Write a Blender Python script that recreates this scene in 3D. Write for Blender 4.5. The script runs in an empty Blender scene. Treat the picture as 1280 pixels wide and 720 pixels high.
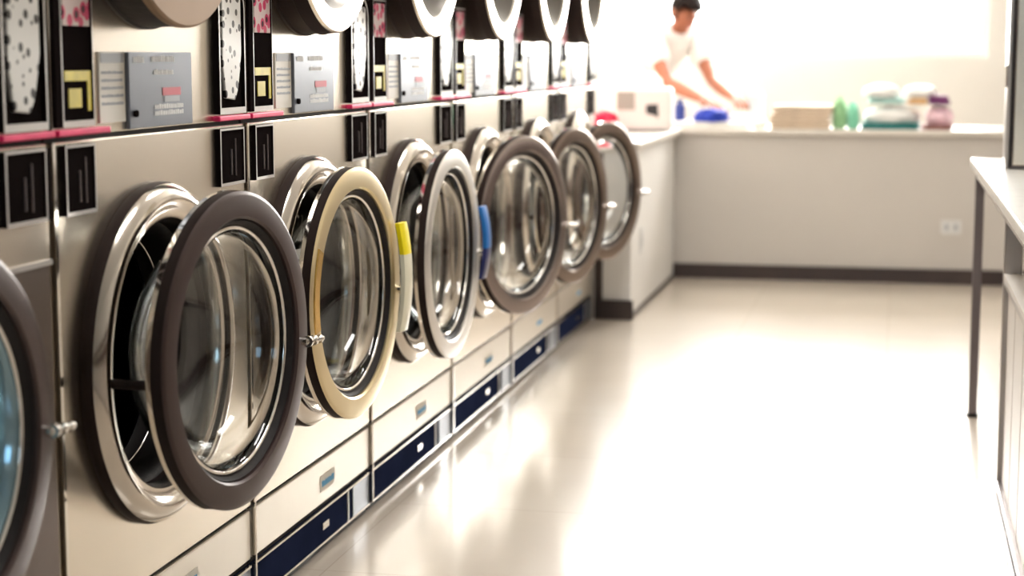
import bpy, bmesh, math, random
from mathutils import Vector, Matrix, noise
random.seed(7)
R = math.radians
PI = math.pi
COL = bpy.context.scene.collection

# ---------------------------------------------------------------- materials
def mat(name, col, rough=.5, metal=0., coat=0., bump=0., bscale=(20, 20, 20), var=0., vscale=4., rvar=0., alpha=None, spec=.5, emis=None, sheen=0.):
    m = bpy.data.materials.new(name); m.use_nodes = True
    nt = m.node_tree; b = nt.nodes['Principled BSDF']
    b.inputs['Base Color'].default_value = (*col, 1)
    b.inputs['Roughness'].default_value = rough
    b.inputs['Metallic'].default_value = metal
    b.inputs['Coat Weight'].default_value = coat
    b.inputs['Coat Roughness'].default_value = .08
    b.inputs['Specular IOR Level'].default_value = spec
    b.inputs['Sheen Weight'].default_value = sheen
    if emis:
        b.inputs['Emission Color'].default_value = (*emis[0], 1); b.inputs['Emission Strength'].default_value = emis[1]
    tc = nt.nodes.new('ShaderNodeTexCoord')
    if bump or rvar:
        mp = nt.nodes.new('ShaderNodeMapping'); mp.inputs['Scale'].default_value = bscale
        nt.links.new(tc.outputs['Object'], mp.inputs['Vector'])
        nz = nt.nodes.new('ShaderNodeTexNoise'); nz.inputs['Scale'].default_value = 1.; nz.inputs['Detail'].default_value = 3
        nt.links.new(mp.outputs['Vector'], nz.inputs['Vector'])
        if bump:
            bp = nt.nodes.new('ShaderNodeBump'); bp.inputs['Strength'].default_value = bump; bp.inputs['Distance'].default_value = .01
            nt.links.new(nz.outputs['Fac'], bp.inputs['Height']); nt.links.new(bp.outputs['Normal'], b.inputs['Normal'])
        if rvar:
            mr = nt.nodes.new('ShaderNodeMapRange')
            mr.inputs['From Min'].default_value = .3; mr.inputs['From Max'].default_value = .7
            mr.inputs['To Min'].default_value = max(0, rough - rvar); mr.inputs['To Max'].default_value = rough + rvar
            nt.links.new(nz.outputs['Fac'], mr.inputs['Value']); nt.links.new(mr.outputs['Result'], b.inputs['Roughness'])
    nv = nt.nodes.new('ShaderNodeTexNoise'); nv.inputs['Scale'].default_value = vscale; nv.inputs['Detail'].default_value = 5
    nt.links.new(tc.outputs['Object'], nv.inputs['Vector'])
    rp = nt.nodes.new('ShaderNodeValToRGB')
    rp.color_ramp.elements[0].position = .3; rp.color_ramp.elements[1].position = .7
    rp.color_ramp.elements[0].color = (*[max(0, c * (1 - var)) for c in col], 1)
    rp.color_ramp.elements[1].color = (*[min(1, c * (1 + var)) for c in col], 1)
    nt.links.new(nv.outputs['Fac'], rp.inputs['Fac']); nt.links.new(rp.outputs['Color'], b.inputs['Base Color'])
    return m

def mat_spots(name, ground, spots, scale, thresh, rough=.3):
    """printed panel: irregular spots of several colours on a plain ground"""
    m = mat(name, ground, rough)
    nt = m.node_tree; b = nt.nodes['Principled BSDF']
    tc = nt.nodes.new('ShaderNodeTexCoord'); vo = nt.nodes.new('ShaderNodeTexVoronoi'); vo.inputs['Scale'].default_value = scale
    nt.links.new(tc.outputs['Object'], vo.inputs['Vector'])
    rp = nt.nodes.new('ShaderNodeValToRGB'); rp.color_ramp.interpolation = 'CONSTANT'
    e = rp.color_ramp.elements
    e[0].position = 0; e[0].color = (*spots[0], 1); e[1].position = thresh[0]; e[1].color = (*(spots[1] if len(spots) > 1 else ground), 1)
    if len(spots) > 1:
        x = e.new(thresh[1]); x.color = (*ground, 1)
    nt.links.new(vo.outputs['Distance'], rp.inputs['Fac']); nt.links.new(rp.outputs['Color'], b.inputs['Base Color'])
    return m

def mat_glass(name, col=(1, 1, 1), rough=0.):
    m = bpy.data.materials.new(name); m.use_nodes = True
    nt = m.node_tree; nt.nodes.clear()
    o = nt.nodes.new('ShaderNodeOutputMaterial'); g = nt.nodes.new('ShaderNodeBsdfGlass')
    g.inputs['Color'].default_value = (*col, 1); g.inputs['IOR'].default_value = 1.47; g.inputs['Roughness'].default_value = rough
    nt.links.new(g.outputs[0], o.inputs[0]); return m

def mat_pane(name, tint=(1, 1, 1)):
    m = bpy.data.materials.new(name); m.use_nodes = True
    nt = m.node_tree; nt.nodes.clear()
    o = nt.nodes.new('ShaderNodeOutputMaterial'); t = nt.nodes.new('ShaderNodeBsdfTransparent'); g = nt.nodes.new('ShaderNodeBsdfGlossy')
    t.inputs[0].default_value = (*tint, 1)
    g.inputs['Roughness'].default_value = .02; f = nt.nodes.new('ShaderNodeFresnel'); f.inputs[0].default_value = 1.45
    mx = nt.nodes.new('ShaderNodeMixShader')
    nt.links.new(f.outputs[0], mx.inputs[0]); nt.links.new(t.outputs[0], mx.inputs[1]); nt.links.new(g.outputs[0], mx.inputs[2]); nt.links.new(mx.outputs[0], o.inputs[0])
    return m

M = {}
M['steel'] = mat('brushed_steel_front', (.80, .735, .64), .27, 1., var=.03)
M['steel_panel'] = mat('steel_service_panel', (.74, .69, .61), .34, .8, var=.03)
M['chrome'] = mat('polished_chrome', (.86, .83, .79), .09, 1., var=.03, vscale=9)
M['rim'] = mat('cast_door_rim_metal', (.52, .46, .43), .2, 1., var=.04, vscale=7)
M['rim_brown'] = mat('dark_brown_satin_rim', (.060, .036, .033), .38, .35, var=.08)  # all one steel: each door's reflected surroundings put into its rim colour
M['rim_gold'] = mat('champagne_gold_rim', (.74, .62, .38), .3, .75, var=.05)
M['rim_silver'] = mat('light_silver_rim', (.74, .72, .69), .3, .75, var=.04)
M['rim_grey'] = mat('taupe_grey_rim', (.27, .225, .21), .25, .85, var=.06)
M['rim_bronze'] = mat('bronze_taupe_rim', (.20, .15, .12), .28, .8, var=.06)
M['ring'] = mat('porthole_ring_metal', (.62, .57, .51), .14, 1., var=.05, vscale=6)
M['rubber'] = mat('black_rubber', (.018, .014, .014), .55, spec=.25, bump=.1, bscale=(60, 60, 60), var=.3)
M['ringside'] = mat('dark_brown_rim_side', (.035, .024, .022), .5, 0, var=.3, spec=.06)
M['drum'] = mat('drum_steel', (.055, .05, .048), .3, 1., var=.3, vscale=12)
M['hub'] = mat('drum_hub_steel', (.85, .76, .6), .15, 1., bump=.4, bscale=(40, 40, 40), var=.2)
M['black'] = mat('dark_plastic', (.012, .009, .009), .5, var=.4, spec=0)
M['taupe_panel'] = mat('dark_taupe_panel', (.15, .115, .095), .4, .5, var=.08)  # real panel; the dimness of the near end is put into its colour
M['bevel'] = mat('dark_steel_bevel', (.10, .09, .08), .3, .8, var=.1)
M['seam'] = mat('dark_gap', (.02, .015, .015), .7, var=.3)
M['frame'] = mat('pale_grey_frame', (.62, .60, .58), .3, .5, var=.05)
M['white'] = mat('white_enamel', (.82, .80, .76), .35, var=.03)
M['navy'] = mat('navy_kick_plate', (.018, .025, .060), .6, 0, var=.25, vscale=3, spec=0)
M['slate'] = mat('slate_blue_grey_plate', (.20, .22, .26), .3, .55, var=.08)
M['tan'] = mat('tan_door_plate', (.40, .275, .18), .55, 0, var=.04, spec=.1)
M['pink'] = mat('crimson_pink_trim', (.85, .03, .15), .4, var=.12, vscale=20, spec=.25)
M['yellow'] = mat('yellow_plastic', (.98, .80, .0), .4, coat=0., var=.05)
M['ylabel'] = mat('dull_yellow_label', (.62, .50, .015), .4, var=.15, vscale=30)
M['gold'] = mat('gold_brass_strip', (.72, .46, .13), .22, .9, var=.1)
M['cream'] = mat('cream_plastic', (.93, .90, .72), .3, coat=.4, var=.03)  # blown highlight painted on the lower part of the yellow handle
M['blue'] = mat('bright_blue_plastic', (.01, .17, .55), .3, coat=.5, var=.2, vscale=6)
M['dblue'] = mat('deep_navy_plastic', (.01, .02, .14), .3, coat=.5, var=.2, vscale=6)
M['print'] = mat('pale_print', (.75, .75, .74), .5, var=.05)
M['printgrey'] = mat('grey_print', (.38, .40, .43), .5, var=.05)
M['printdark'] = mat('dark_print', (.03, .03, .035), .5, var=.2)
M['printred'] = mat('red_print', (.6, .05, .08), .5, var=.1)
M['printblue'] = mat('blue_print', (.10, .42, .72), .5, var=.1)
M['card'] = mat('cream_card', (.78, .75, .68), .5, var=.04)
M['pinkspot'] = mat_spots('pink_printed_panel', (.80, .66, .65), [(.03, .015, .02), (.72, .07, .18)], 42, (.26, .50))
M['whitespot'] = mat_spots('white_panel_with_black_marks', (.74, .73, .70), [(.015, .012, .012)], 46, (.34,))
M['glass'] = mat_glass('door_bowl_glass', (.97, .98, .98))
M['blueglass'] = mat('blue_grey_coated_glass', (.30, .46, .54), .1, .6, coat=1., var=.15, vscale=3)  # blue window reflection put into the glass colour
M['pane'] = mat_pane('window_glass')
M['tintpane'] = mat_pane('blue_tinted_shopfront_glass', (.42, .52, .60))
M['darkpane'] = mat('dark_dryer_glass', (.02, .018, .018), .06, .1, coat=1., var=.2)
M['wall'] = mat('cream_wall_paint', (.74, .71, .66), .7, bump=.03, bscale=(30, 30, 30), var=.02)
M['wainscot'] = mat('brown_wainscot', (.10, .065, .055), .5, var=.2)
M['ceil'] = mat('white_ceiling_paint', (.86, .85, .82), .8, bump=.03, var=.02)
M['counterfront'] = mat('grey_cream_counter_front', (.62, .585, .545), .45, bump=.02, var=.03, vscale=1.5)
M['sidepanel'] = mat('white_counter_panel', (.80, .79, .77), .4, var=.02, vscale=1.5)
M['ctop'] = mat('pale_laminate_top', (.72, .68, .62), .3, var=.05, vscale=20)
M['base'] = mat('dark_brown_vinyl_base', (.045, .03, .027), .4, var=.2)
M['tabletop'] = mat('pale_laminate_tabletop', (.78, .76, .72), .25, coat=.3, var=.03, vscale=25)
M['legmetal'] = mat('grey_brown_leg_metal', (.20, .165, .16), .35, .6, var=.08)
M['paleframe'] = mat('satin_frame_metal', (.48, .44, .41), .3, .8, var=.08)
M['lightpanel'] = mat('cream_cabinet_panel', (.66, .61, .56), .4, var=.04)
M['skin'] = mat('skin_tone', (.36, .12, .062), .55, var=.08, vscale=12)
M['hair'] = mat('dark_brown_hair', (.010, .005, .004), .7, spec=.15, bump=.6, bscale=(120, 120, 30), var=.3)
M['shirt'] = mat('white_cotton_shirt', (.84, .80, .77), .85, bump=.3, bscale=(14, 14, 14), var=.04, sheen=.3)
M['jeans'] = mat('pale_mauve_cotton', (.62, .54, .58), .85, bump=.2, bscale=(90, 90, 90), var=.2)
def cloth(name, c): return mat(name, c, .9, bump=.35, bscale=(26, 26, 26), var=.1, vscale=18, sheen=.3)
M['emit'] = mat('lamp_diffuser', (.9, .9, .88), .5, emis=((1., .97, .92), 14.))

# floor: polished vinyl tile
def floor_mat():
    m = mat('polished_beige_vinyl_floor', (.60, .525, .445), .22, 0, coat=.5, var=.05, vscale=1.6)
    nt = m.node_tree; b = nt.nodes['Principled BSDF']
    b.inputs['Coat Roughness'].default_value = .14
    tc = nt.nodes.new('ShaderNodeTexCoord')
    br = nt.nodes.new('ShaderNodeTexBrick'); br.offset = 0; br.inputs['Scale'].default_value = 1.
    br.inputs['Brick Width'].default_value = .61; br.inputs['Row Height'].default_value = .61
    br.inputs['Mortar Size'].default_value = .0016; br.inputs['Mortar Smooth'].default_value = .6
    br.inputs['Color1'].default_value = (1, 1, 1, 1); br.inputs['Color2'].default_value = (.965, .965, .965, 1); br.inputs['Mortar'].default_value = (.72, .70, .68, 1)
    nt.links.new(tc.outputs['Object'], br.inputs['Vector'])
    old = b.inputs['Base Color'].links[0].from_socket
    nz = nt.nodes.new('ShaderNodeTexNoise'); nz.inputs['Scale'].default_value = 9; nz.inputs['Detail'].default_value = 8
    nt.links.new(tc.outputs['Object'], nz.inputs['Vector'])
    mx = nt.nodes.new('ShaderNodeMix'); mx.data_type = 'RGBA'; mx.blend_type = 'MULTIPLY'; mx.inputs[0].default_value = 1
    nt.links.new(old, mx.inputs[6]); nt.links.new(br.outputs['Color'], mx.inputs[7]); nt.links.new(mx.outputs[2], b.inputs['Base Color'])
    mr = nt.nodes.new('ShaderNodeMapRange'); mr.inputs['From Min'].default_value = .35; mr.inputs['From Max'].default_value = .65
    mr.inputs['To Min'].default_value = .22; mr.inputs['To Max'].default_value = .28
    b.inputs['Roughness'].default_value = .26
    return m
M['floor'] = floor_mat()

# ---------------------------------------------------------------- mesh helpers
def obj(name, bm, m, parent=None, loc=None, rot=None, smooth=None, bevel=None, weld=False):
    bmesh.ops.recalc_face_normals(bm, faces=bm.faces)
    me = bpy.data.meshes.new(name); bm.to_mesh(me); bm.free()
    o = bpy.data.objects.new(name, me); COL.objects.link(o)
    ms = m if isinstance(m, (list, tuple)) else [m]
    for k in ms: me.materials.append(M[k] if isinstance(k, str) else k)
    if smooth is not None:
        for p in me.polygons: p.use_smooth = True
        me.set_sharp_from_angle(angle=R(smooth))
    if bevel:
        md = o.modifiers.new('bevel', 'BEVEL'); md.width = bevel; md.segments = 2; md.limit_method = 'ANGLE'; md.angle_limit = R(40)
    if parent: o.parent = parent
    if loc: o.location = loc
    if rot: o.rotation_euler = rot
    return o

def tag(o, label=None, cat=None, group=None, kind=None):
    if label: o['label'] = label
    if cat: o['category'] = cat
    if group: o['group'] = group
    if kind: o['kind'] = kind
    return o
def thing(name, label, cat, loc=(0, 0, 0), rz=0, group=None):
    o = bpy.data.objects.new(name, None); o.empty_display_size = .1; COL.objects.link(o)
    o.location = loc; o.rotation_euler = (0, 0, rz)
    return tag(o, label, cat, group)
def struct(name, bm, m, **k):
    return tag(obj(name, bm, m, **k), kind='structure')
def dup(root, loc):
    def cp(o, par):
        c = o.copy(); COL.objects.link(c)
        if par: c.parent = par
        for ch in list(o.children): cp(ch, c)
        return c
    r = cp(root, None); r.location = loc; return r
def kid(root, stem, n=0):
    return [c for c in root.children if c.name.split('.')[0] == stem][n]

def box(bm, x0, x1, y0, y1, z0, z1, mi=0):
    v = [bm.verts.new((x, y, z)) for x in (x0, x1) for y in (y0, y1) for z in (z0, z1)]
    for q in ((0, 1, 3, 2), (4, 6, 7, 5), (0, 4, 5, 1), (2, 3, 7, 6), (0, 2, 6, 4), (1, 5, 7, 3)):
        bm.faces.new([v[i] for i in q]).material_index = mi
    return bm
def BX(*a): return box(bmesh.new(), *a)
def lathe(prof, n=72, closed=False, bm=None, yc=0, zc=0, a0=0, a1=2 * PI, mis=None):
    """revolve (x, r) about the x axis"""
    bm = bm or bmesh.new(); full = abs(a1 - a0 - 2 * PI) < 1e-6
    cnt = n if full else n + 1
    rings = []
    for x, r in prof:
        if r < 1e-6: rings.append([bm.verts.new((x, yc, zc))])
        else: rings.append([bm.verts.new((x, yc + r * math.cos(a0 + (a1 - a0) * i / n), zc + r * math.sin(a0 + (a1 - a0) * i / n))) for i in range(cnt)])
    pairs = list(zip(rings, rings[1:])) + ([(rings[-1], rings[0])] if closed else [])
    for k, (a, b) in enumerate(pairs):
        for i in range(n):
            j = (i + 1) % cnt
            if len(a) == 1 and len(b) == 1: continue
            if len(a) == 1: f = bm.faces.new((a[0], b[i], b[j]))
            elif len(b) == 1: f = bm.faces.new((a[i], b[0], a[j]))
            else: f = bm.faces.new((a[i], b[i], b[j], a[j]))
            if mis: f.material_index = mis[k]
    if closed and not full:
        bm.faces.new([r[0] for r in rings]); bm.faces.new([r[-1] for r in reversed(rings)])
    return bm
def torus(R0, r, x=0, n=72, m=14, bm=None, yc=0, zc=0, a0=0, a1=2 * PI):
    return lathe([(x + r * math.cos(2 * PI * i / m), R0 + r * math.sin(2 * PI * i / m)) for i in range(m)], n, True, bm, yc, zc, a0, a1)
def tube(pts, r, seg=12, bm=None, flat=1.):
    """round tube through points; r number or list"""
    bm = bm or bmesh.new(); pts = [Vector(p) for p in pts]; rings = []
    rs = r if isinstance(r, (list, tuple)) else [r] * len(pts)
    up = Vector((0, 0, 1))
    for i, p in enumerate(pts):
        t = (pts[min(i + 1, len(pts) - 1)] - pts[max(i - 1, 0)]).normalized()
        if abs(t.dot(up)) > .95: a = Vector((1, 0, 0)).cross(t).normalized()
        else: a = up.cross(t).normalized()
        b = t.cross(a).normalized()
        if rings and a.dot(la) < 0: a = -a; b = -b
        la = a
        rings.append([bm.verts.new(p + (a * math.cos(2 * PI * k / seg) + b * flat * math.sin(2 * PI * k / seg)) * rs[i]) for k in range(seg)])
    for a, b in zip(rings, rings[1:]):
        for k in range(seg): bm.faces.new((a[k], a[(k + 1) % seg], b[(k + 1) % seg], b[k]))
    bm.faces.new(rings[0][::-1]); bm.faces.new(rings[-1]); return bm
def plate_hole(bm, x, y0, y1, z0, z1, yc, zc, r, n=64, th=.012):
    """flat plate in the yz plane with a round hole and thickness"""
    angs = sorted(set([2 * PI * i / n for i in range(n)] + [math.atan2(z - zc, y - yc) % (2 * PI) for y in (y0, y1) for z in (z0, z1)]))
    def outer(a):
        c, s = math.cos(a), math.sin(a); t = []
        if c > 1e-9: t.append((y1 - yc) / c)
        if c < -1e-9: t.append((y0 - yc) / c)
        if s > 1e-9: t.append((z1 - zc) / s)
        if s < -1e-9: t.append((z0 - zc) / s)
        t = min(t); return yc + c * t, zc + s * t
    rows = []
    for a in angs:
        oy, oz = outer(a); iy, iz = yc + r * math.cos(a), zc + r * math.sin(a)
        rows.append([bm.verts.new(p) for p in ((x, oy, oz), (x, iy, iz), (x - th, iy, iz), (x - th, oy, oz))])
    for k in range(len(rows)):
        a, b = rows[k], rows[(k + 1) % len(rows)]
        for q in range(4): bm.faces.new((a[q], b[q], b[(q + 1) % 4], a[(q + 1) % 4]))
    return bm
def prism(bm, poly, x0, x1):
    """polygon in yz extruded along x"""
    a = [bm.verts.new((x0, y, z)) for y, z in poly]; b = [bm.verts.new((x1, y, z)) for y, z in poly]
    bm.faces.new(a[::-1]); bm.faces.new(b)
    for i in range(len(poly)):
        j = (i + 1) % len(poly); bm.faces.new((a[i], a[j], b[j], b[i]))
    return bm
def frame_loop(bm, outer, inner, x0, x1):
    n = len(outer)
    V = [[bm.verts.new((x, *p)) for p in L] for L, x in ((outer, x0), (outer, x1), (inner, x1), (inner, x0))]
    for k in range(4):
        a, b = V[k], V[(k + 1) % 4]
        for i in range(n): bm.faces.new((a[i], a[(i + 1) % n], b[(i + 1) % n], b[i])).material_index = 0 if k == 1 else 1
    return bm
def rect(y0, y1, z0, z1): return [(y0, z0), (y1, z0), (y1, z1), (y0, z1)]
def arch(y0, y1, z0, z1, n=12):
    r = (y1 - y0) / 2; c = (y0 + y1) / 2; e = .8 * r
    return [(y0, z0), (y1, z0)] + [(c + r * math.cos(PI * i / n), z1 - e + e * math.sin(PI * i / n)) for i in range(n + 1)]

# ---------------------------------------------------------------- the room
CW = -1.27          # washer front plane
def wall(name, m, boxes): 
    bm = bmesh.new()
    for b in boxes: box(bm, *b)
    return struct(name, bm, m)
struct('floor', BX(-2.6, 2.3, -3.0, 11.2, -.1, 0), 'floor')
struct('ceiling', BX(-2.6, 2.3, -3.0, 11.2, 3.0, 3.1), 'ceil')
wall('wall_left', 'wall', [(-2.7, -2.6, -3.0, 11.2, 0, 3.0)])
wall('wall_right', 'wall', [(2.3, 2.4, -3.0, 11.2, 0, 3.0)])
YB = 11.0
wall('wall_back', 'wall', [(-2.6, -2.3, YB, YB + .2, 0, 3.0), (.54, 2.3, YB, YB + .2, 0, 3.0), (-2.3, .54, YB, YB + .2, 0, 1.135), (-2.3, .54, YB, YB + .2, 2.75, 3.0)])
wall('wall_front', 'wall', [(-2.6, -1.9, -3.1, -3.0, 0, 3.0), (0, 2.3, -3.1, -3.0, 0, 3.0), (-1.9, 0, -3.1, -3.0, 0, 1.25), (-1.9, 0, -3.1, -3.0, 2.35, 3.0)])
w2 = struct('window_2', BX(-1.9, 0, -3.055, -3.045, 1.25, 2.35), 'tintpane')
bm = bmesh.new()
for x in (-1.9, -.975, -.05): box(bm, x, x + .05, -3.09, -3.01, 1.25, 2.35)
obj('window_frame', bm, 'legmetal', w2)
w1 = struct('window_1', BX(-2.3, .54, YB + .095, YB + .105, 1.135, 2.75), 'pane')
bm = bmesh.new()
box(bm, -2.3, -2.25, YB + .06, YB + .14, 1.135, 2.75); box(bm, .49, .54, YB + .06, YB + .14, 1.135, 2.75)
box(bm, -2.25, .49, YB + .06, YB + .14, 1.135, 1.175); box(bm, -2.25, .49, YB + .06, YB + .14, 2.71, 2.75); 
obj('window_frame', bm, 'white', w1)
wall('baseboard_right', 'base', [(2.285, 2.3, -3, YB, 0, .1)])
wall('trim_1', 'wainscot', [(2.28, 2.3, -3, YB, .1, 1.25)])  # unseen dark band, added so the steel door rims reflect something dark

# unseen ceiling lights, added to brighten the machines and the far end
def fill_lamp(x, y, lab):
    t = thing('ceiling_light', lab, 'ceiling light', (x, y, 3.0), 0, 'fluorescent ceiling lights')
    bm = bmesh.new(); box(bm, -.16, .16, -.62, .62, -.05, 0); obj('housing', bm, 'white', t, bevel=.004)
    bm = bmesh.new(); prof = [(-.14, -.052), (.14, -.052), (.12, -.075), (-.12, -.075)]
    a = [bm.verts.new((px, -.6, pz)) for px, pz in prof]; b = [bm.verts.new((px, .6, pz)) for px, pz in prof]
    bm.faces.new(a[::-1]); bm.faces.new(b)
    for i in range(4): bm.faces.new((a[i], a[(i + 1) % 4], b[(i + 1) % 4], b[i]))
    obj('diffuser', bm, 'emit', t)
    return t
names = 'first second third fourth fifth sixth'.split()
fill_lamp(-.45, 5.6, 'long white ceiling light over the middle of the aisle')
fill_lamp(-.30, 3.3, 'long white ceiling light over the aisle, nearest the camera')
fill_lamp(-1.45, 10.1, 'long white ceiling light above the person')

# ---------------------------------------------------------------- washers
W = .84
RC = (.38, .624)    # porthole centre (y, z) in a machine
def strokes(bm, y0, y1, z0, z1, x, rows, rnd, h=.6):
    """unreadable small print: short marks in rows"""
    dz = (z1 - z0) / rows
    for r in range(rows):
        y = y0
        while y < y1 - .003:
            w = rnd.uniform(.004, .009); z = z0 + dz * r + dz * .2
            box(bm, x, x + .0008, y, min(y + w, y1), z, z + dz * h * rnd.uniform(.75, 1.)); y += w + .0025
    return bm

def make_door(parent, kind, rim='rim'):
    """front-loader door: flat cast rim, chrome retainer, rubber seal, glass bowl, latch, hinge arm, handle"""
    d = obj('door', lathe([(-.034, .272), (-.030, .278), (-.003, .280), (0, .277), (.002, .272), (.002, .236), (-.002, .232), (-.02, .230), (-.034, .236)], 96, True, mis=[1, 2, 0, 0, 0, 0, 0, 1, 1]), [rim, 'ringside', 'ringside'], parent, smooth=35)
    obj('door_edge_band', lathe([(-.031, .2775), (-.031, .281), (-.022, .2815), (-.022, .278)], 96, True), 'chrome', d, smooth=35)
    obj('door_seal', lathe([(-.010, .231), (-.006, .229), (-.012, .224), (-.024, .219), (-.034, .219), (-.034, .231)], 80, True), 'rubber', d, smooth=50)
    obj('retaining_ring', torus(.2165, .0045, -.020), 'chrome', d, smooth=60)
    # bowl: solid glass, bulges towards the drum
    outer = [(-.030, .2155), (-.050, .213), (-.080, .204), (-.112, .184), (-.138, .150), (-.153, .105), (-.160, .055), (-.162, 0)]
    inner = [(-.154, 0), (-.152, .053), (-.145, .100), (-.131, .142), (-.106, .174), (-.076, .193), (-.048, .2015), (-.028, .204)]
    obj('glass_bowl', lathe(outer + inner + [(-.020, .209)], 96, True), 'glass', d, smooth=60)
    if kind != 'blueglass':
        bm = tube([(-.028, -.252, -.02), (-.06, -.255, -.02), (-.12, -.250, -.02), (-.19, -.238, -.02)], .008)
        obj('hinge_arm', bm, 'ringside', d, smooth=40)
    # latch bolt on the free side
    bm = tube([(.010, .246, -.022), (.014, .262, -.022), (.022, .300, -.022)], [.006, .007, .0045], 10)
    for y, r in ((.252, .011), (.270, .010), (.288, .0085)):
        tube([(.012 + (y - .25) * .2, y - .003, -.022), (.012 + (y - .25) * .2, y + .003, -.022)], r, 12, bm)
    tube([(.012, .250, -.022), (-.004, .250, -.022)], .008, 10, bm)
    obj('latch_bolt', bm, 'chrome', d, smooth=40)
    if kind in ('yellow', 'blue'):
        # tall bowed pull handle on the free side
        L = .128 if kind == 'yellow' else .102
        zs = [(-L + 2 * L * i / 14) for i in range(15)]
        hw = .026
        bow = lambda z: .010 + .014 * (1 - (z / L) ** 2)
        def bar(z0, z1, b=None):
            b = b or bmesh.new(); q = [z for z in zs if z0 - 1e-6 <= z <= z1 + 1e-6]
            rows = [[b.verts.new((bow(z) + dx, .243 + dy * hw, z + .008)) for dx, dy in ((0, -1), (.010, -1), (.014, -.7), (.014, .7), (.010, 1), (0, 1))] for z in q]
            for r0, r1 in zip(rows, rows[1:]):
                for k in range(6): b.faces.new((r0[k], r0[(k + 1) % 6], r1[(k + 1) % 6], r1[k]))
            b.faces.new(rows[0][::-1]); b.faces.new(rows[-1]); return b
        zz = zs[10] if kind == 'yellow' else zs[6]
        a, c = ('cream', 'yellow') if kind == 'yellow' else ('dblue', 'blue')
        h = obj('handle', bar(zs[0], zz), a, d, smooth=50)
        obj('handle_grip', bar(zz, zs[-1]), c, h, smooth=50)
    return d

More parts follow.
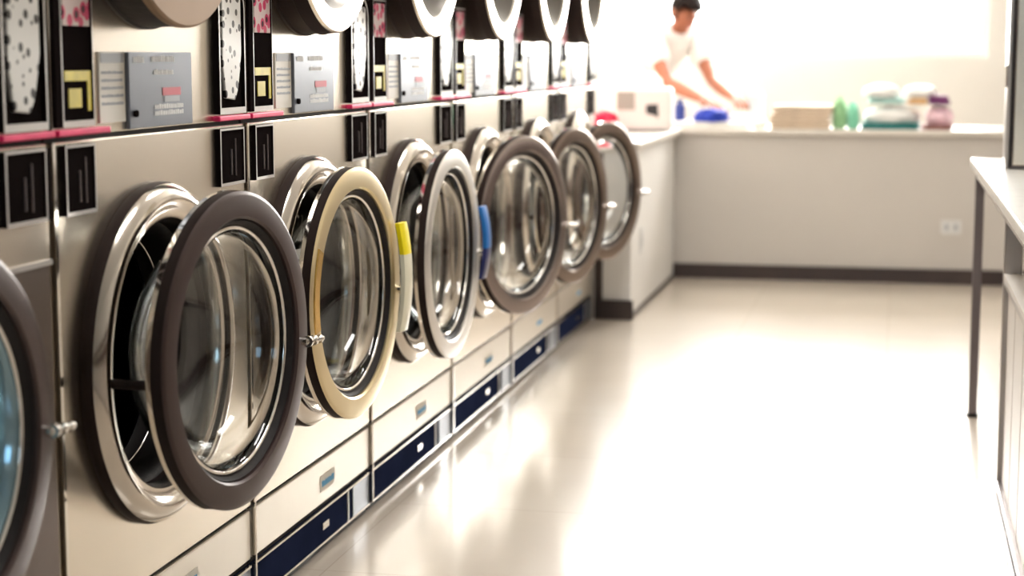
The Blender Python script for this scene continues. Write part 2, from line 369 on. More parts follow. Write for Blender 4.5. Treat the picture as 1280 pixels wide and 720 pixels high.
def make_washer():
    t = thing('washing_machine', 'x', 'washing machine')
    g = .006
    bm = bmesh.new()
    plate_hole(bm, 0, g, W - g, .229, 1.012, *RC, .262)
    for b in ((-.80, -.012, g, g + .01, .01, 1.012), (-.80, -.012, W - g - .01, W - g, .01, 1.012), (-.80, -.79, g, W - g, .01, 1.012), (-.79, -.012, g + .01, W - g - .01, 1.002, 1.012), (-.79, -.03, g + .01, W - g - .01, .01, .03)):
        box(bm, *b)
    obj('body', bm, 'steel', t, bevel=.003)
    obj('edge_trim', BX(-.004, .004, g, g + .008, .02, 1.012), 'chrome', t)
    # porthole ring on the front
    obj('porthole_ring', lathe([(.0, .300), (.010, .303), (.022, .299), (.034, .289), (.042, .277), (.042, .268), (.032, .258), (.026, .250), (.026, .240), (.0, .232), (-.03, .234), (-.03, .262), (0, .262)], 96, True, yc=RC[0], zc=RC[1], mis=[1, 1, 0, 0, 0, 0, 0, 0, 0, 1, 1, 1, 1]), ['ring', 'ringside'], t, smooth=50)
    obj('door_gasket', lathe([(-.03, .250), (-.012, .236), (-.02, .226), (-.05, .222), (-.09, .232), (-.11, .225), (-.12, .25)], 80, True, yc=RC[0], zc=RC[1]), 'rubber', t, smooth=60)
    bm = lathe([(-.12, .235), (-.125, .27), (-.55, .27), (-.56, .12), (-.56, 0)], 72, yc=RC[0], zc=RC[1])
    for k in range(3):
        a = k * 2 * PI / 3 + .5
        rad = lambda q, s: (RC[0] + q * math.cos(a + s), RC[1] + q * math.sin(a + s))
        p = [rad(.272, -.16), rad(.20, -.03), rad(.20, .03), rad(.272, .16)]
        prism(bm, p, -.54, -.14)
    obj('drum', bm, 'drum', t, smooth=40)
    obj('drum_hub', lathe([(-.52, 0), (-.52, .03), (-.525, .05), (-.535, .075), (-.558, .10)], 40, yc=RC[0], zc=RC[1]), 'hub', t, smooth=50)
    bm = lathe([(-.085, 0), (-.060, 0), (-.058, .020), (-.064, .034), (-.060, .040), (-.064, .052), (-.080, .056)], 36, yc=RC[0] - .195, zc=RC[1])
    obj('lock_boss', bm, 'hub', t, smooth=40)
    obj('throat_wire', torus(.214, .0022, -.075, yc=RC[0], zc=RC[1]), 'chrome', t, smooth=60)
    # lower service panel and kick plate
    obj('service_panel', BX(-.03, -.002, g, W - g, .116, .219), 'steel_panel', t, bevel=.003)
    s = obj('panel_sticker', BX(-.002, -.001, .445, .55, .145, .182), 'card', t)
    obj('sticker_print', strokes(bmesh.new(), .455, .545, .150, .176, -.001, 1, random.Random(3)), 'printblue', s)
    k = obj('kick_plate', BX(-.03, -.006, g, W - g, .022, .102), 'navy', t, bevel=.002)
    bm = bmesh.new(); box(bm, -.006, -.001, g, W - g, .098, .103); box(bm, -.006, -.001, g, W - g, .018, .023)
    obj('kick_trim', bm, 'chrome', k)
    bm = bmesh.new(); box(bm, -.006, -.001, .46, .505, .052, .068); strokes(bm, .463, .502, .054, .066, -.001, 1, random.Random(5))
    obj('badge', bm, 'chrome', k)
    obj('vent_cover', BX(-.006, -.003, .70, W - g - .002, .024, .097), 'slate', k)
    obj('vent_rib', BX(-.006, -.003, .66, .667, .024, .097), 'frame', k)
    bm = bmesh.new(); box(bm, -.05, -.012, g, W - g, 0, .018); obj('plinth', bm, 'rubber', t)
    bm = bmesh.new(); box(bm, -.04, -.01, g, W - g, .219, .229); box(bm, -.04, -.012, g, W - g, .102, .116); obj('shadow_gap', bm, 'seam', t)
    # dark windows in the two top corners: coin box and soap drawer window
    for y0, y1, nm in ((.036, .142, 'coin_window'), (.684, .812, 'dial_window')):
        f = obj(nm, frame_loop(bmesh.new(), rect(y0, y1, .895, 1.006), rect(y0 + .005, y1 - .004, .901, 1.002), 0, .010), ['frame', 'black'], t)
        obj('dark_insert', BX(.0005, .006, y0 + .005, y1 - .004, .901, 1.002), 'black', f)
        bm = bmesh.new()
        yy = y0 + (y1 - y0) * .48
        tube([(.008, yy, .915), (.008, yy, .965)], .002, 8, bm); tube([(.008, yy + .022, .912), (.008, yy + .022, .985)], .0018, 8, bm)
        obj('slot_bar', bm, 'legmetal', f, smooth=50)
    obj('black_strip', BX(0, .006, .813, W - g, .895, 1.006), 'black', t)
    return t

kinds = ['blueglass', 'plain', 'yellow', 'blue', 'plain', 'plain', 'plain']
doorpos = [(.07, .41, 0.), (.161, .38, 5.7), (.116, .38, 3.5), (.125, .38, 1.0), (.147, .38, 17.8), (.158, .38, 14.8), (.145, .38, 19.7)]
wl = ['front-loading washer at the near left edge, cut off, with blue-grey round glass',
      'nearest fully visible front-loading washer, its dark-rimmed round door ajar',
      'steel front-loading washer whose open round door has a yellow and cream handle',
      'steel front-loading washer whose open round door has a blue handle',
      'steel front-loading washer just beyond the one with the blue door handle',
      'second to last steel front-loading washer before the white counter',
      'last steel front-loading washer of the row, next to the white counter']
base = make_washer()
washers = [base] + [dup(base, (0, 0, 0)) for _ in range(6)]
Y0 = 2.50
for k, w in enumerate(washers):
    w.location = (CW, Y0 + W * (k - 1), 0)
    tag(w, wl[k], 'washing machine', 'row of front-loading washers')
    dx, dy, a = doorpos[k]
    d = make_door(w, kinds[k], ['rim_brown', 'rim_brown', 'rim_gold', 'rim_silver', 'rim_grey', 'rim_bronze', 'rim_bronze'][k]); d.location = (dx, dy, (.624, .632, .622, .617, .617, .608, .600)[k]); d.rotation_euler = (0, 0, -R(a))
    if k == 0:
        for c in d.children:
            if c.name.startswith('glass_bowl'): c.data.materials[0] = M['blueglass']; c['label'] = 'blue-grey round glass'
# things only one washer shows
w0, w1_, w2_ = washers[:3]
obj('panel_trim', BX(0, .006, .02, W - .01, .826, .834), 'frame', w0)
o = obj('lower_panel', plate_hole(bmesh.new(), .003, .02, W - .016, .232, .826, *RC, .29, th=.003), 'taupe_panel', w0); o['label'] = 'dark taupe lower front panel'
d2 = kid(w2_, 'door')
bm = lathe([(.0022, .240), (.0050, .242), (.0050, .268), (.0022, .270)], 26, True, a0=PI - .48, a1=PI + .20)  # strip painting a yellow reflection on the near rim
o = obj('gold_strip', bm, 'gold', d2, smooth=40); o['label'] = 'gold strip on the near side of the rim'
bm = bmesh.new(); strokes(bm, -.05, .045, .035, .085, -.1265, 2, random.Random(9), .55)
obj('glass_sticker', bm, 'printdark', d2)
bm = bmesh.new(); box(bm, -.1275, -.1268, -.06, .055, -.02, .10); obj('sticker_ground', bm, 'print', d2)

# ---------------------------------------------------------------- dryers on top
DC = (.37, 1.485)
def make_dryer():
    t = thing('dryer', 'x', 'dryer')
    g = .006; z0, z1 = 1.020, 2.08
    bm = bmesh.new()
    plate_hole(bm, 0, g, W - g, z0, z1, *DC, .262)
    for b in ((-.80, -.012, g, g + .01, z0, z1), (-.80, -.012, W - g - .01, W - g, z0, z1), (-.80, -.79, g, W - g, z0, z1), (-.79, -.012, g + .01, W - g - .01, z1 - .01, z1), (-.79, -.012, g + .01, W - g - .01, z0, z0 + .01)):
        box(bm, *b)
    obj('body', bm, 'steel', t, bevel=.003)
    obj('edge_trim', BX(-.004, .004, g, g + .008, z0, z1), 'chrome', t)
    obj('support_strip', BX(-.78, -.01, g, W - g, 1.012, 1.020), 'seam', t)
    # near strip: yellow label, black screen, printed pink panel
    y0, y1 = .034, .146
    f = obj('meter_panel', frame_loop(bmesh.new(), rect(y0, y1, 1.034, 1.285), rect(y0 + .004, y1 - .003, 1.044, 1.280), 0, .009), ['frame', 'black'], t)
    obj('black_screen', BX(.0005, .006, y0 + .004, y1 - .003, 1.044, 1.280), 'black', f)
    bm = bmesh.new(); yy0, yy1 = y0 + .012, y1 - .008
    box(bm, .006, .0075, yy0, yy1, 1.106, 1.122); box(bm, .006, .0075, yy1 - .012, yy1, 1.058, 1.106); box(bm, .006, .0075, yy0 + .014, yy1 - .034, 1.064, 1.094)
    obj('yellow_label', bm, 'ylabel', f)
    obj('printed_panel', BX(.006, .008, yy0, yy1, 1.192, 1.275), 'pinkspot', f, bevel=.001)
    # far strip: arched channel with a white printed insert
    y0, y1 = .680, .818
    f = obj('coin_channel', frame_loop(bmesh.new(), arch(y0, y1, 1.034, 1.292), arch(y0 + .006, y1 - .005, 1.046, 1.286), 0, .013), ['frame', 'black'], t)
    obj('channel_back', prism(bmesh.new(), arch(y0 + .006, y1 - .005, 1.046, 1.286), .0005, .005), 'black', f)
    bm = bmesh.new(); pts = [(y0 + .036, 1.064), (y0 + .084, 1.060), (y0 + .100, 1.082), (y0 + .112, 1.12), (y0 + .120, 1.15), (y0 + .120, 1.262), (y0 + .022, 1.262), (y0 + .020, 1.13)]
    prism(bm, pts, .005, .012)
    obj('coin_insert', bm, 'whitespot', f, bevel=.002)
    obj('black_strip', BX(0, .008, g + .009, .033, 1.034, 1.30), 'black', t)
    obj('black_strip', BX(0, .008, .819, W - g, 1.034, 1.30), 'black', t)
    obj('pink_trim', BX(0, .016, g, .190, 1.021, 1.031), 'pink', t, bevel=.002)
    obj('pink_trim', BX(0, .016, .670, W - g, 1.021, 1.031), 'pink', t, bevel=.002)
    bm = tube([(.004, .815, 1.298), (.012, .828, 1.288), (.004, .838, 1.282)], .005, 8); tube([(.012, .828, 1.288), (.008, .838, 1.302)], .004, 8, bm)
    obj('cable_clip', bm, 'rubber', t, smooth=40)
    # instruction card and slate service door
    c = obj('instruction_card', BX(0, .003, .178, .276, 1.036, 1.152), 'card', t)
    bm = bmesh.new(); box(bm, .003, .0038, .184, .272, 1.134, 1.150); obj('card_heading', bm, 'printgrey', c)
    bm = strokes(bmesh.new(), .186, .268, 1.062, 1.126, .003, 5, random.Random(2), .4); obj('card_print', bm, 'card2', c) if 'card2' in M else obj('card_print', bm, 'printgrey', c)
    s = obj('slate_cover', BX(0, .008, .282, .556, 1.022, 1.152), 'slate', t, bevel=.002)
    bm = bmesh.new(); rnd = random.Random(4)
    strokes(bm, .385, .510, 1.040, 1.062, .008, 2, rnd, .8); obj('cover_print', bm, 'print', s)
    for a in ((.300, .345, 1.130, 1.148), (.375, .475, 1.132, 1.147), (.385, .470, 1.110, 1.124)):
        obj('cover_print', strokes(bmesh.new(), *a, .008, 1, rnd, .7), 'print', s)
    obj('red_mark', BX(.008, .0088, .420, .500, 1.076, 1.090), 'printred', s)
    obj('grey_mark', BX(.008, .0088, .428, .494, 1.065, 1.075), 'printgrey', s)
    obj('cover_lock', tube([(.008, .300, 1.048), (.014, .300, 1.048)], .006, 12), 'black', s, smooth=40)
    return t
def dryer_door(t, solid):
    if solid:
        d = obj('door', lathe([(0, .294), (.006, .295), (.008, .291), (.060, .290), (.064, .292), (.076, .292), (.080, .288), (.080, 0)], 96, yc=DC[0], zc=DC[1], mis=[1, 1, 1, 1, 2, 2, 2]), ['ring', 'rubber', 'tan'], t, smooth=40)
        d['label'] = 'solid tan round door'
    else:
        d = obj('door', lathe([(0, .296), (.006, .297), (.008, .293), (.040, .292), (.044, .295), (.048, .292), (.074, .291), (.080, .286), (.080, .243), (.074, .238), (.030, .205), (.026, .190), (0, .19)], 96, yc=DC[0], zc=DC[1], mis=[1, 1, 1, 1, 1, 1, 0, 0, 0, 2, 2, 1]), ['steel', 'ringside', 'bevel'], t, smooth=40)
        obj('door_glass', lathe([(.030, .200), (.040, .17), (.046, .1), (.048, 0)], 64, yc=DC[0], zc=DC[1]), 'darkpane', d, smooth=60)
        obj('door_pull', tube([(.078, DC[0] + .262, DC[1] - .06), (.105, DC[0] + .266, DC[1] - .04), (.105, DC[0] + .266, DC[1] + .04), (.078, DC[0] + .262, DC[1] + .06)], .009, 10), 'chrome', d, smooth=50)
dl = ['dryer at the near left edge, cut off, standing on the first washer',
      'nearest fully visible dryer, with a solid tan round door and dark slate cover',
      'steel dryer on the washer whose door has the yellow handle',
      'steel dryer on the washer whose door has the blue handle',
      'steel dryer third from the far end of the upper row',
      'steel dryer second from the far end of the upper row',
      'steel dryer at the far end of the upper row, nearest the person']
db = make_dryer()
dryers = [db] + [dup(db, (0, 0, 0)) for _ in range(6)]
for k, w in enumerate(dryers):
    w.location = (CW, Y0 + W * (k - 1), 0)
    tag(w, dl[k], 'dryer', 'row of dryers on top of the washers')
    dryer_door(w, k == 1)

# ---------------------------------------------------------------- counters
YE = Y0 + 6 * W     # end of the machine row (7.54)
CT = .775
XS = -1.105         # side counter front plane
t = thing('side_counter', 'white panelled counter running on from the end of the washer row', 'counter', (XS, YE + .02, 0))
bm = bmesh.new(); L = 9.07 - (YE + .02)
box(bm, -.02, 0, 0, L, .022, CT - .03); box(bm, -.125, -.02, 0, .02, .085, CT - .03)
obj('panel', bm, 'sidepanel', t, bevel=.002)
bm = bmesh.new(); box(bm, -.135, 0.012, -.012, .0, 0, .085); box(bm, -.02, .004, 0, L, 0, .02); obj('kick_base', bm, 'base', t)
obj('end_filler', BX(-.16, -.125, -.004, .02, 0, CT - .03), 'base', t)  # dark strip standing in for the shaded gap beside the last washer
bm = bmesh.new(); box(bm, -1.0, .035, -.01, L, CT - .03, CT); obj('countertop', bm, 'ctop', t, bevel=.004)
bm = bmesh.new(); box(bm, -1.0, -.98, 0, L, 0, CT - .03); box(bm, -.98, -.16, 0, .02, 0, CT - .03); obj('carcass', bm, 'sidepanel', t)
o = obj('wall_socket', BX(0, .006, .26, .33, .26, .38), 'print', t, bevel=.002)
obj('socket_hole', BX(.006, .007, .285, .305, .29, .35), 'printgrey', o)

t = thing('back_counter', 'long grey-cream counter with laundry on it, across the far end', 'counter', (0, 9.10, 0))
bm = bmesh.new(); box(bm, -2.58, 2.27, 0, .03, .075, CT - .03); obj('panel', bm, 'counterfront', t)
bm = bmesh.new(); box(bm, XS + .012, 2.27, -.012, 0, 0, .075); box(bm, -2.58, 2.27, 0, .03, 0, .075); obj('kick_base', bm, 'base', t)
bm = bmesh.new(); box(bm, -2.58, 2.27, -.03, .62, CT - .03, CT); obj('countertop', bm, 'ctop', t, bevel=.005)
bm = bmesh.new()
for x in (-2.58, -.8, .8, 2.25): box(bm, x, x + .02, .03, .6, 0, CT - .03)
obj('divider', bm, 'counterfront', t)
o = obj('wall_socket', BX(.245, .345, -.006, 0, .255, .325), 'print', t, bevel=.002)
bm = bmesh.new(); box(bm, .265, .280, -.0075, -.006, .275, .305); box(bm, .310, .325, -.0075, -.006, .275, .305); obj('socket_hole', bm, 'printgrey', o)

# ---------------------------------------------------------------- right side: table, tall unit, low cabinet
TX, TY = .244, 5.85
t = thing('work_table', 'long pale-topped table on slim dark metal legs at the right edge', 'table', (TX, TY, 0))
obj('tabletop', BX(0, .80, -6.3, 0, .79, .82), 'tabletop', t, bevel=.004)
bm = bmesh.new(); box(bm, .015, .03, -6.28, -.02, .765, .79); box(bm, .77, .785, -6.28, -.02, .765, .79); box(bm, .03, .77, -.035, -.02, .765, .79); obj('apron', bm, 'paleframe', t)
for x, y in ((.012, -.14), (.758, -.14), (.012, -6.2), (.758, -6.2), (.758, -3.2)):
    l = obj('leg', BX(x, x + .028, y, y + .028, .012, .79), 'legmetal', t, bevel=.002)
    obj('leg_foot', lathe([(0, 0), (0, .018), (.010, .018), (.013, .012), (.013, 0)], 16), 'rubber', l, loc=(x + .014, y + .014, 0), rot=(0, -PI / 2, 0), smooth=40)
t = thing('steel_tower', 'tall brushed steel cabinet standing on the table at the right edge', 'cabinet', (.324, 5.30, .82))
obj('body', BX(.004, .55, 0, .12, .0, 1.55), 'legmetal', t, bevel=.003)
obj('corner_post', BX(-.008, .002, -.012, .10, 0, 1.55), 'paleframe', t, bevel=.002)
obj('door_gap', BX(.003, .012, -.008, 0, .006, 1.55), 'seam', t)
obj('door_leaf', BX(.013, .55, -.018, -.001, .012, 1.54), 'steel', t, bevel=.003)
obj('catch', BX(-.014, -.008, -.016, .006, .235, .30), 'chrome', t, bevel=.002)

t = thing('low_cabinet', 'low metal-framed cabinet with cream panels beneath the table', 'cabinet', (.287, 4.70, 0))
bm = bmesh.new(); box(bm, 0, .045, -.04, 0, 0, .762); obj('corner_post', bm, 'paleframe', t, bevel=.003)
bm = bmesh.new(); box(bm, 0, .03, -5.0, -.04, .560, .578); obj('top_rail', bm, 'paleframe', t, bevel=.003)
bm = bmesh.new(); box(bm, -.002, .028, -5.0, -.04, .030, .046); box(bm, -.002, .028, -5.0, -.04, .0, .014); obj('bottom_rail', bm, 'legmetal', t, bevel=.003)
bm = bmesh.new(); box(bm, -.001, .026, -5.0, -.04, .014, .030); obj('rail_groove', bm, 'seam', t)
ys = [-.04, -.33, -.62, -1.2, -1.8, -2.4, -3.0, -3.6, -4.2, -5.0]
for a, b in zip(ys, ys[1:]):
    p = obj('panel', BX(.012, .026, b + .008, a - .008, .046, .560), 'lightpanel', t, bevel=.002)
bm = bmesh.new(); box(bm, .026, .60, -5.0, -.04, .0, .56); obj('carcass', bm, 'base', t)
obj('top_board', BX(.0, .60, -5.0, -.04, .578, .590), 'lightpanel', t)

# ---------------------------------------------------------------- laundry and small things on the counters
def blob(cx, cy, cz, sx, sy, sz, amp=.25, freq=2.2, seed=0, flat=.6, sub=4):
    """soft heaped cloth, flat underneath"""
    bm = bmesh.new(); bmesh.ops.create_icosphere(bm, subdivisions=sub, radius=1)
    off = Vector((seed * 3.1, seed * 1.7, seed * .9))
    for v in bm.verts:
        n = v.co.normalized()
        k = 1 + amp * noise.noise(n * freq + off) + amp * .45 * noise.noise(n * freq * 2.7 + off)
        sq = max(abs(n.x), abs(n.y)) ** .0
        p = Vector((math.copysign(abs(n.x) ** .75, n.x), math.copysign(abs(n.y) ** .75, n.y), n.z)) * k
        p.z = max(p.z, -.55)
        v.co = Vector((p.x * sx / 2, p.y * sy / 2, (p.z + .55) * sz / 1.55))
    for v in bm.verts: v.co += Vector((cx, cy, cz))
    return bm
def fold(w, d, h, layers, seed=0):
    """folded cloth: doubled layers with a rounded fold along the front"""
    bm = bmesh.new(); rnd = random.Random(seed); lh = h / layers
    for k in range(layers):
        z0 = k * lh; dx = rnd.uniform(-.006, .006); ww = w / 2 - rnd.uniform(0, .01)
        r = lh * .5 * .96; N = 8
        prof = [(-d / 2 + r - r * math.sin(PI * i / N), z0 + lh / 2 + r * math.cos(PI * i / N)) for i in range(N + 1)]
        e = rnd.uniform(0, .015)
        prof += [(d / 2 - e, z0 + lh / 2 - r), (d / 2 - e - .002, z0 + lh / 2), (d / 2 - e, z0 + lh / 2 + r)]
        S = 14; rows = []
        for i in range(S + 1):
            x = -ww + 2 * ww * i / S + dx
            sq = 1 - .35 * max(0, abs(i / S * 2 - 1) - .85) / .15
            rows.append([bm.verts.new((x, y + .003 * noise.noise(Vector((x * 9, z * 30, seed))), z0 + lh / 2 + (z - z0 - lh / 2) * sq + .0015 * noise.noise(Vector((x * 14, y * 12, seed + k))))) for y, z in prof])
        for a, b in zip(rows, rows[1:]):
            for q in range(len(prof)):
                bm.faces.new((a[q], a[(q + 1) % len(prof)], b[(q + 1) % len(prof)], b[q]))
        bm.faces.new(rows[0][::-1]); bm.faces.new(rows[-1])
    return bm
def put(name, bm, m, loc, label, cat, rz=0, group=None, sm=50):
    return tag(obj(name, bm, m, loc=loc, rot=(0, 0, rz), smooth=sm), label, cat, group)
Z = CT
# on the side counter
o = put('red_pouch', blob(0, 0, 0, (.115), .13, .105, .28, 2.4, 3), cloth('red_cloth', (.62, .0, .05)), (-1.37, 8.50, Z), 'small crimson red cloth pouch on the corner counter by the last washer', 'pouch')
bm = tube([(-.05, 0, .07), (-.055, -.01, .095), (-.035, 0, .085)], .007, 8); obj('tie', bm, o.data.materials[0], o, smooth=50)
t = thing('detergent_box', 'pale pink box with a grey square and a black mark, behind the red pouch', 'box', (-1.205, 8.76, Z), R(4))
obj('carton', BX(-.155, .125, -.09, .11, 0, .215), mat('pale_pink_carton', (.83, .73, .72), .5, var=.03), t, bevel=.018)
obj('grey_label', BX(-.145, -.055, -.0912, -.0895, .105, .195), 'legend' if 'legend' in M else mat('warm_grey_print', (.36, .32, .29), .5), t)
bm = bmesh.new(); prism(bm, [(0, .10), (.045, .10 - .012), (.062, .075), (.058, .145), (.0, .142)], 0, .0015)
o = obj('black_mark', bm, 'printdark', t, loc=(.0, -.0912, -.005), rot=(0, 0, -PI / 2 + PI)); o.location = (.0, -.0925, -.01); o.rotation_euler = (0, 0, PI / 2)
o.scale = (1, -1, 1)
obj('carton_edge', BX(-.14, .12, -.0935, -.090, .006, .014), 'printgrey', t)
put('white_laundry_heap', blob(0, 0, 0, .28, .28, .30, .22, 2.0, 5), cloth('white_sheet_cloth', (.84, .81, .76)), (-1.30, 9.05, Z), 'tall heap of white sheets on the corner counter in front of the person', 'laundry')
# bottle
t = thing('navy_bottle', 'small navy blue bottle standing left of the bright blue cloth', 'bottle', (-1.105, 9.30, Z + .031))
o = obj('bottle_body', lathe([(0, 0), (0, .026), (.004, .029), (.080, .029), (.090, .024), (.092, .016), (.10, .016), (.10, 0)], 24), mat('navy_bottle_plastic', (.012, .03, .20), .3, var=.1), t, rot=(0, -PI / 2, 0), smooth=50)
obj('cap', lathe([(.10, 0), (.10, .020), (.112, .020), (.114, .017), (.114, 0)], 20), mat('navy_cap', (.01, .02, .14), .4), t, rot=(0, -PI / 2, 0), smooth=40)
put('white_sheet', fold(.44, .36, .030, 2, 50), cloth('white_flat_sheet_cloth', (.84, .82, .78)), (-.95, 9.32, Z), 'wide flat white sheet on the back counter under the blue cloth and navy bottle', 'sheet')
put('blue_cloth', blob(0, 0, 0, .17, .14, .068, .3, 2.4, 8), cloth('royal_blue_cloth', (.01, .04, .42)), (-.935, 9.21, Z + .031), 'crumpled bright blue cloth beneath the person\'s hands', 'cloth', rz=-.3)
put('white_towel', fold(.20, .17, .032, 3, 4), cloth('white_towel_cloth', (.83, .81, .78)), (-.85, 9.405, Z + .031), 'white towel being folded under the person\'s hands', 'towel', rz=.1)
put('maroon_cloth', fold(.10, .07, .022, 2, 6), cloth('maroon_cloth', (.16, .03, .08)), (-.90, 9.345, Z + .0645), 'small maroon cloth on the white towel by the person\'s fingers', 'cloth', rz=.2)
t = thing('pale_blue_carton', 'upright pale blue-grey carton right of the person\'s hands', 'carton', (-.725, 9.56, Z), R(-12))
obj('carton', BX(-.035, .035, -.04, .04, 0, .165), mat('pale_blue_card', (.50, .58, .62), .5, var=.05), t, bevel=.004)
obj('carton_flap', BX(-.033, .033, -.03, .03, .165, .172), 'card', t, bevel=.002)
put('white_cloth', blob(0, 0, 0, .075, .18, .05, .2, 2.2, 11), cloth('white_crumple_cloth', (.84, .82, .79)), (-.683, 9.26, Z), 'low crumpled white cloth left of the beige towels', 'cloth')
# beige folded stack: three towels
for k in range(3):
    put('folded_towel', fold(.315 - .006 * k, .26, .040, 2, 20 + k), cloth('beige_towel_cloth', (.66 + .02 * k, .53 + .02 * k, .40 + .02 * k)), (-.475 + .004 * k, 9.24, Z + .0405 * k), ['bottom', 'middle', 'top'][k] + ' towel of the beige folded stack in the middle of the back counter', 'towel', rz=.02 * k, group='beige towel stack')
# green things
put('green_bag', blob(0, 0, 0, .075, .12, .165, .2, 2.4, 14), cloth('pale_green_cloth', (.34, .62, .33)), (-.275, 9.22, Z), 'upright pale green bundle right of the beige towels', 'bundle')
put('green_bag', blob(0, 0, 0, .065, .12, .135, .2, 2.4, 17), cloth('mint_green_cloth', (.22, .62, .42)), (-.205, 9.20, Z), 'sea green bundle between the pale green bundle and the teal cloth', 'bundle')
# the mixed pile
put('folded_cloth', fold(.30, .24, .034, 2, 30), cloth('teal_cloth', (.02, .20, .20)), (-.020, 9.26, Z), 'dark teal folded cloth at the bottom of the mixed pile', 'cloth')
put('folded_cloth', fold(.155, .24, .026, 2, 31), cloth('brown_rose_cloth', (.30, .13, .12)), (.215, 9.26, Z), 'thin rose brown folded cloth under the pink one', 'cloth')
put('white_pillow', blob(0, 0, 0, .285, .24, .080, .12, 1.8, 33), cloth('pillow_white_a', (.84, .84, .83)), (-.015, 9.26, Z + .034), 'plump white pillow lying on the dark teal cloth', 'pillow')
put('pink_cloth', blob(0, 0, 0, .135, .20, .09, .12, 2., 35), cloth('pink_cloth', (.84, .58, .66)), (.225, 9.26, Z + .027), 'light pink bundle at the right end of the mixed pile', 'bundle')
put('folded_cloth', fold(.20, .20, .030, 2, 36), cloth('mint_cloth', (.42, .66, .62)), (-.045, 9.26, Z + .1275), 'pale mint folded cloth on the plump white pillow', 'cloth', rz=.04)
put('folded_cloth', fold(.10, .19, .032, 2, 37), cloth('apricot_cloth', (.80, .52, .26)), (.112, 9.255, Z + .126), 'apricot folded cloth between the mint and the purple cloths', 'cloth')
put('folded_cloth', fold(.115, .18, .045, 2, 38), cloth('purple_cloth', (.17, .03, .15)), (.220, 9.25, Z + .126), 'dark purple folded cloth on top of the pink bundle', 'cloth')
put('white_pillow', blob(0, 0, 0, .19, .22, .07, .12, 1.9, 40), cloth('pillow_white_b', (.84, .84, .82)), (-.065, 9.27, Z + .1585), 'small white pillow on top of the mint cloth', 'pillow')
put('white_pillow', blob(0, 0, 0, .17, .22, .065, .12, 1.9, 43), cloth('pillow_white_c', (.84, .83, .82)), (.125, 9.27, Z + .160), 'small white pillow on top of the apricot cloth', 'pillow')

# ---------------------------------------------------------------- the person
def skin_mesh(name, V, E, m, parent, sub=2, root=0):
    """V: list of (xyz, radius or (rx, ry))"""
    me = bpy.data.meshes.new(name + '_cage'); me.from_pydata([v[0] for v in V], E, [])
    o = bpy.data.objects.new(name + '_cage', me); COL.objects.link(o)
    md = o.modifiers.new('s', 'SKIN'); md.use_smooth_shade = True; md.branch_smoothing = .3
    for i, v in enumerate(V):
        r = v[1]; s = me.skin_vertices[0].data[i]; s.radius = r if isinstance(r, tuple) else (r, r); s.use_root = (i == root)
    sb = o.modifiers.new('u', 'SUBSURF'); sb.levels = sub; sb.render_levels = sub
    dg = bpy.context.evaluated_depsgraph_get(); dg.update()
    nm = bpy.data.meshes.new_from_object(o.evaluated_get(dg)); nm.name = name
    bpy.data.objects.remove(o)
    for p in nm.polygons: p.use_smooth = True
    nm.materials.clear(); nm.materials.append(M[m])
    n = bpy.data.objects.new(name, nm); COL.objects.link(n); n.parent = parent
    return n
pb = thing('person', 'person in a white t-shirt bending over the back counter, arms reaching down to fold laundry', 'person', (-1.42, 10.12, 0))
B = Vector((-1.46, 10.15, 0))
def w(x, y, z): return tuple(Vector((x, y, z)) - B)
V = []; Eg = []
def add(p, r, par=None):
    V.append((w(*p), r)); i = len(V) - 1
    if par is not None: Eg.append((par, i))
    return i
pel = add((-1.46, 10.17, .93), (.155, .12))
sp1 = add((-1.425, 10.14, 1.05), (.135, .105), pel)
sp2 = add((-1.365, 10.09, 1.155), (.150, .112), sp1)
ch = add((-1.30, 10.04, 1.235), (.150, .105), sp2)
nk = add((-1.235, 9.985, 1.300), (.058, .058), ch)
nk2 = add((-1.215, 9.965, 1.335), (.055, .056), nk)
hd = add((-1.200, 9.945, 1.375), (.078, .088), nk2)
h2 = add((-1.190, 9.935, 1.425), (.066, .076), hd)
# facing direction: right and towards the counter, down
F = Vector((.62, -.52, -.58)).normalized(); S = Vector((.52, .62, 0)).normalized(); S = Vector((-.64, -.77, 0)).normalized()  # S: to the figure's right-hand side
Sd = F.cross(Vector((0, 0, 1))).normalized()   # right-hand side of the figure
def arm(sgn, hand):
    sh = Vector((-1.285, 10.03, 1.245)) + Sd * sgn * .175
    h = Vector(hand)
    el = sh.lerp(h, .5) + Vector((-.03, .02, -.075)) + Sd * sgn * .03
    a = add(sh, .058, ch); b = add(sh.lerp(el, .5), .046, a); c = add(el, .038, b)
    d = add(el.lerp(h, .35), .040, c); wr = add(el.lerp(h, .86), .026, d)
    dr = (h - el).normalized(); dr2 = Vector((dr.x, dr.y, min(dr.z, -.15))).normalized()
    pm = add(h, (.036, .020), wr)
    kn = Vector(h) + dr2 * .045
    side = dr.cross(Vector((0, 0, 1))).normalized()
    for k, (off, ln) in enumerate(((-.028, .068), (-.010, .078), (.010, .074), (.027, .058))):
        p0 = add(kn + side * off, .010, pm)
        p1 = add(kn + side * off * 1.15 + dr2 * ln * .5 + Vector((0, 0, -.004)), .0085, p0)
        add(kn + side * off * 1.2 + dr2 * ln * .9 + Vector((0, 0, -.022)), .0075, p1)
    tsgn = -sgn
    q = add(h - dr * .02 + side * .040 * tsgn * -1, .011, pm)
    add(h + dr * .035 + side * .062 * tsgn * -1 + Vector((0, 0, -.012)), .009, q)
    return sh, el, h
aR = arm(1, (-1.025, 9.53, .902))
aL = arm(-1, (-.875, 9.60, .912))
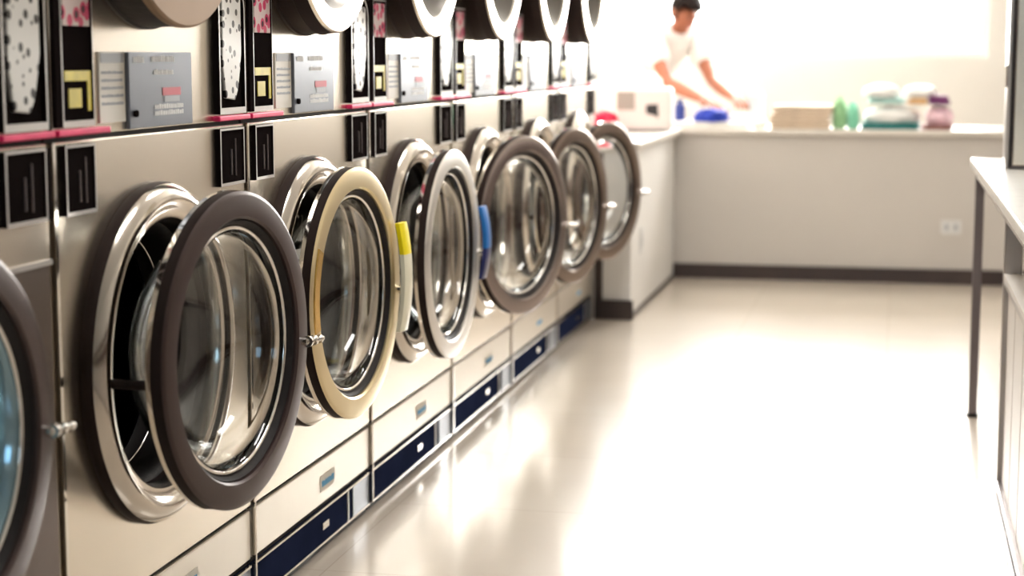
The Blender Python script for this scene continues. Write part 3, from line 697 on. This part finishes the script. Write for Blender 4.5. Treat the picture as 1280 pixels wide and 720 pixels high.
for sg in (1, -1):
    hp = Vector((-1.46, 10.17, .88)) + Sd * sg * .085
    a = add(hp, .088, pel); b = add(hp + Vector((.02, -.02, -.40)), .062, a)
    c = add((hp.x - .01, hp.y + .02, .30), .055, b); d = add((hp.x - .01, hp.y + .03, .075), .040, c)
    add((hp.x + .10 * F.x, hp.y + .18 * F.y, .035), .034, d)
body = skin_mesh('body', V, Eg, 'skin', pb)
# t-shirt: torso and short sleeves, a little outside the body
def cage(pts, edges): return [(w(*p), r) for p, r in pts], edges
shR, elR, _ = aR; shL, elL, _ = aL
pts = [((-1.30, 10.04, 1.235), (.172, .128)), ((-1.365, 10.09, 1.155), (.172, .132)), ((-1.425, 10.14, 1.05), (.160, .128)), ((-1.462, 10.17, .93), (.178, .145)), ((-1.465, 10.172, .885), (.180, .146)),
       ((-1.238, 9.988, 1.300), (.082, .080)), (tuple(shR), .080), (tuple(shR.lerp(elR, .38)), .076), (tuple(shR.lerp(elR, .66)), .062), (tuple(shL), .080), (tuple(shL.lerp(elL, .38)), .076), (tuple(shL.lerp(elL, .66)), .062)]
Vt, Et = cage(pts, [(0, 1), (1, 2), (2, 3), (3, 4), (0, 5), (0, 6), (6, 7), (7, 8), (0, 9), (9, 10), (10, 11)])
skin_mesh('t_shirt', Vt, Et, 'shirt', pb)
# head details: hair cap, ears, nose, eyes, mouth, shoes
hc = Vector((-1.194, 9.940, 1.392)) - B
def ell(bm, c, r, rad=(1, 1, 1), sub=3, frame=None):
    g = bmesh.ops.create_icosphere(bm, subdivisions=sub, radius=1)
    for v in g['verts']:
        q = v.co.copy()
        v.co = c + frame[0] * q.x * r[0] + frame[1] * q.y * r[1] + frame[2] * q.z * r[2]
    return g['verts']
f2 = Vector((F.x, F.y, 0)).normalized(); Zv = Vector((0, 0, 1))
bm = bmesh.new()
ell(bm, Vector((-1.46, 10.17, .875)) - B, (.150, .182, .150), frame=(f2, Sd, Zv), sub=4)
for sg in (1, -1):
    hp = Vector((-1.46, 10.17, .86)) + Sd * sg * .085
    tube([hp - B, hp + Vector((.01, -.01, -.18)) - B, hp + Vector((.02, -.02, -.38)) - B, Vector((hp.x - .005, hp.y + .01, .28)) - B, Vector((hp.x - .01, hp.y + .02, .07)) - B], [.104, .098, .080, .072, .070], 28, bm)
obj('trousers', bm, 'jeans', pb, smooth=60)
U = Sd.cross(F).normalized(); FR = (F, Sd, U)
bm = bmesh.new()
vs = ell(bm, hc + U * .018 - F * .004, (.102, .086, .097), frame=FR, sub=4)
kill = [v for v in vs if ((v.co - hc).dot(F) > .030 and (v.co - hc).dot(U) < .056) or (v.co - hc).dot(U) < -.045]
bmesh.ops.delete(bm, geom=kill, context='VERTS')
for v in bm.verts: v.co += (v.co - hc).normalized() * .005 * noise.noise(v.co * 45)
hr = obj('hair', bm, 'hair', pb, smooth=80)
md = hr.modifiers.new('t', 'SOLIDIFY'); md.thickness = .010
bm = bmesh.new()
for s in (1, -1): ell(bm, hc + Sd * s * .082 - U * .012 - F * .005, (.020, .008, .030), frame=FR)
obj('ear', bm, 'skin', pb, smooth=80)
bm = bmesh.new(); ell(bm, hc + F * .084 - U * .018, (.015, .009, .022), frame=FR); obj('nose', bm, 'skin', pb, smooth=80)
for s in (1, -1):
    bm = bmesh.new(); ell(bm, hc + F * .071 + Sd * s * .028 + U * .006, (.009, .011, .006), frame=FR)
    obj('eye', bm, 'printdark', pb, smooth=80)
bm = bmesh.new(); ell(bm, hc + F * .078 - U * .052, (.006, .022, .006), frame=FR); obj('mouth', bm, mat('lip_tone', (.4, .14, .12), .5), pb, smooth=80)
for sg in (1, -1):
    hp = Vector((-1.46, 10.17, .88)) + Sd * sg * .085
    f2 = Vector((F.x, F.y, 0)).normalized(); s2 = Vector((-f2.y, f2.x, 0))
    bm = bmesh.new(); vs = ell(bm, Vector((hp.x, hp.y + .02, .042)) - B + f2 * .06, (.14, .052, .055), frame=(f2, s2, Vector((0, 0, 1))))
    for v in bm.verts: v.co.z = max(v.co.z, 0)
    obj('shoe', bm, 'print', pb, smooth=60)

# ---------------------------------------------------------------- camera, light, view
cam = bpy.data.cameras.new('camera'); co = bpy.data.objects.new('camera', cam); COL.objects.link(co)
cam.sensor_width = 36; cam.lens = 2200 / 1280 * 36; cam.clip_start = .05
co.location = (0, 0, 1.145)
co.rotation_euler = (PI / 2 - R(7.509), 0, R(12.206))
cam.dof.use_dof = True; cam.dof.focus_distance = 3.55; cam.dof.aperture_fstop = 2.8
bpy.context.scene.camera = co

wd = bpy.data.worlds.new('sky'); bpy.context.scene.world = wd; wd.use_nodes = True
nt = wd.node_tree; bg = nt.nodes['Background']; bg.inputs[0].default_value = (1., .985, .95, 1); bg.inputs[1].default_value = 6.
# daylight through the two windows
def area(name, loc, rot, sx, sy, e, col):
    l = bpy.data.lights.new(name, 'AREA'); l.shape = 'RECTANGLE'; l.size = sx; l.size_y = sy; l.energy = e; l.color = col
    o = bpy.data.objects.new(name, l); COL.objects.link(o); o.location = loc; o.rotation_euler = rot; return o
area('window_daylight', (-.88, YB + .3, 1.95), (-PI / 2, 0, 0), 2.8, 1.6, 260, (1., .97, .92))

sc = bpy.context.scene
sc.view_settings.view_transform = 'Standard'; sc.view_settings.look = 'None'; sc.view_settings.gamma = 1; sc.view_settings.use_curve_mapping = False
sc.view_settings.exposure = .95
sc.cycles.max_bounces = 14; sc.cycles.transmission_bounces = 10; sc.cycles.transparent_max_bounces = 12; sc.cycles.glossy_bounces = 6; sc.cycles.diffuse_bounces = 4
sc.cycles.sample_clamp_indirect = 6.; sc.cycles.caustics_reflective = True; sc.cycles.caustics_refractive = False
sc.cycles.use_denoising = True
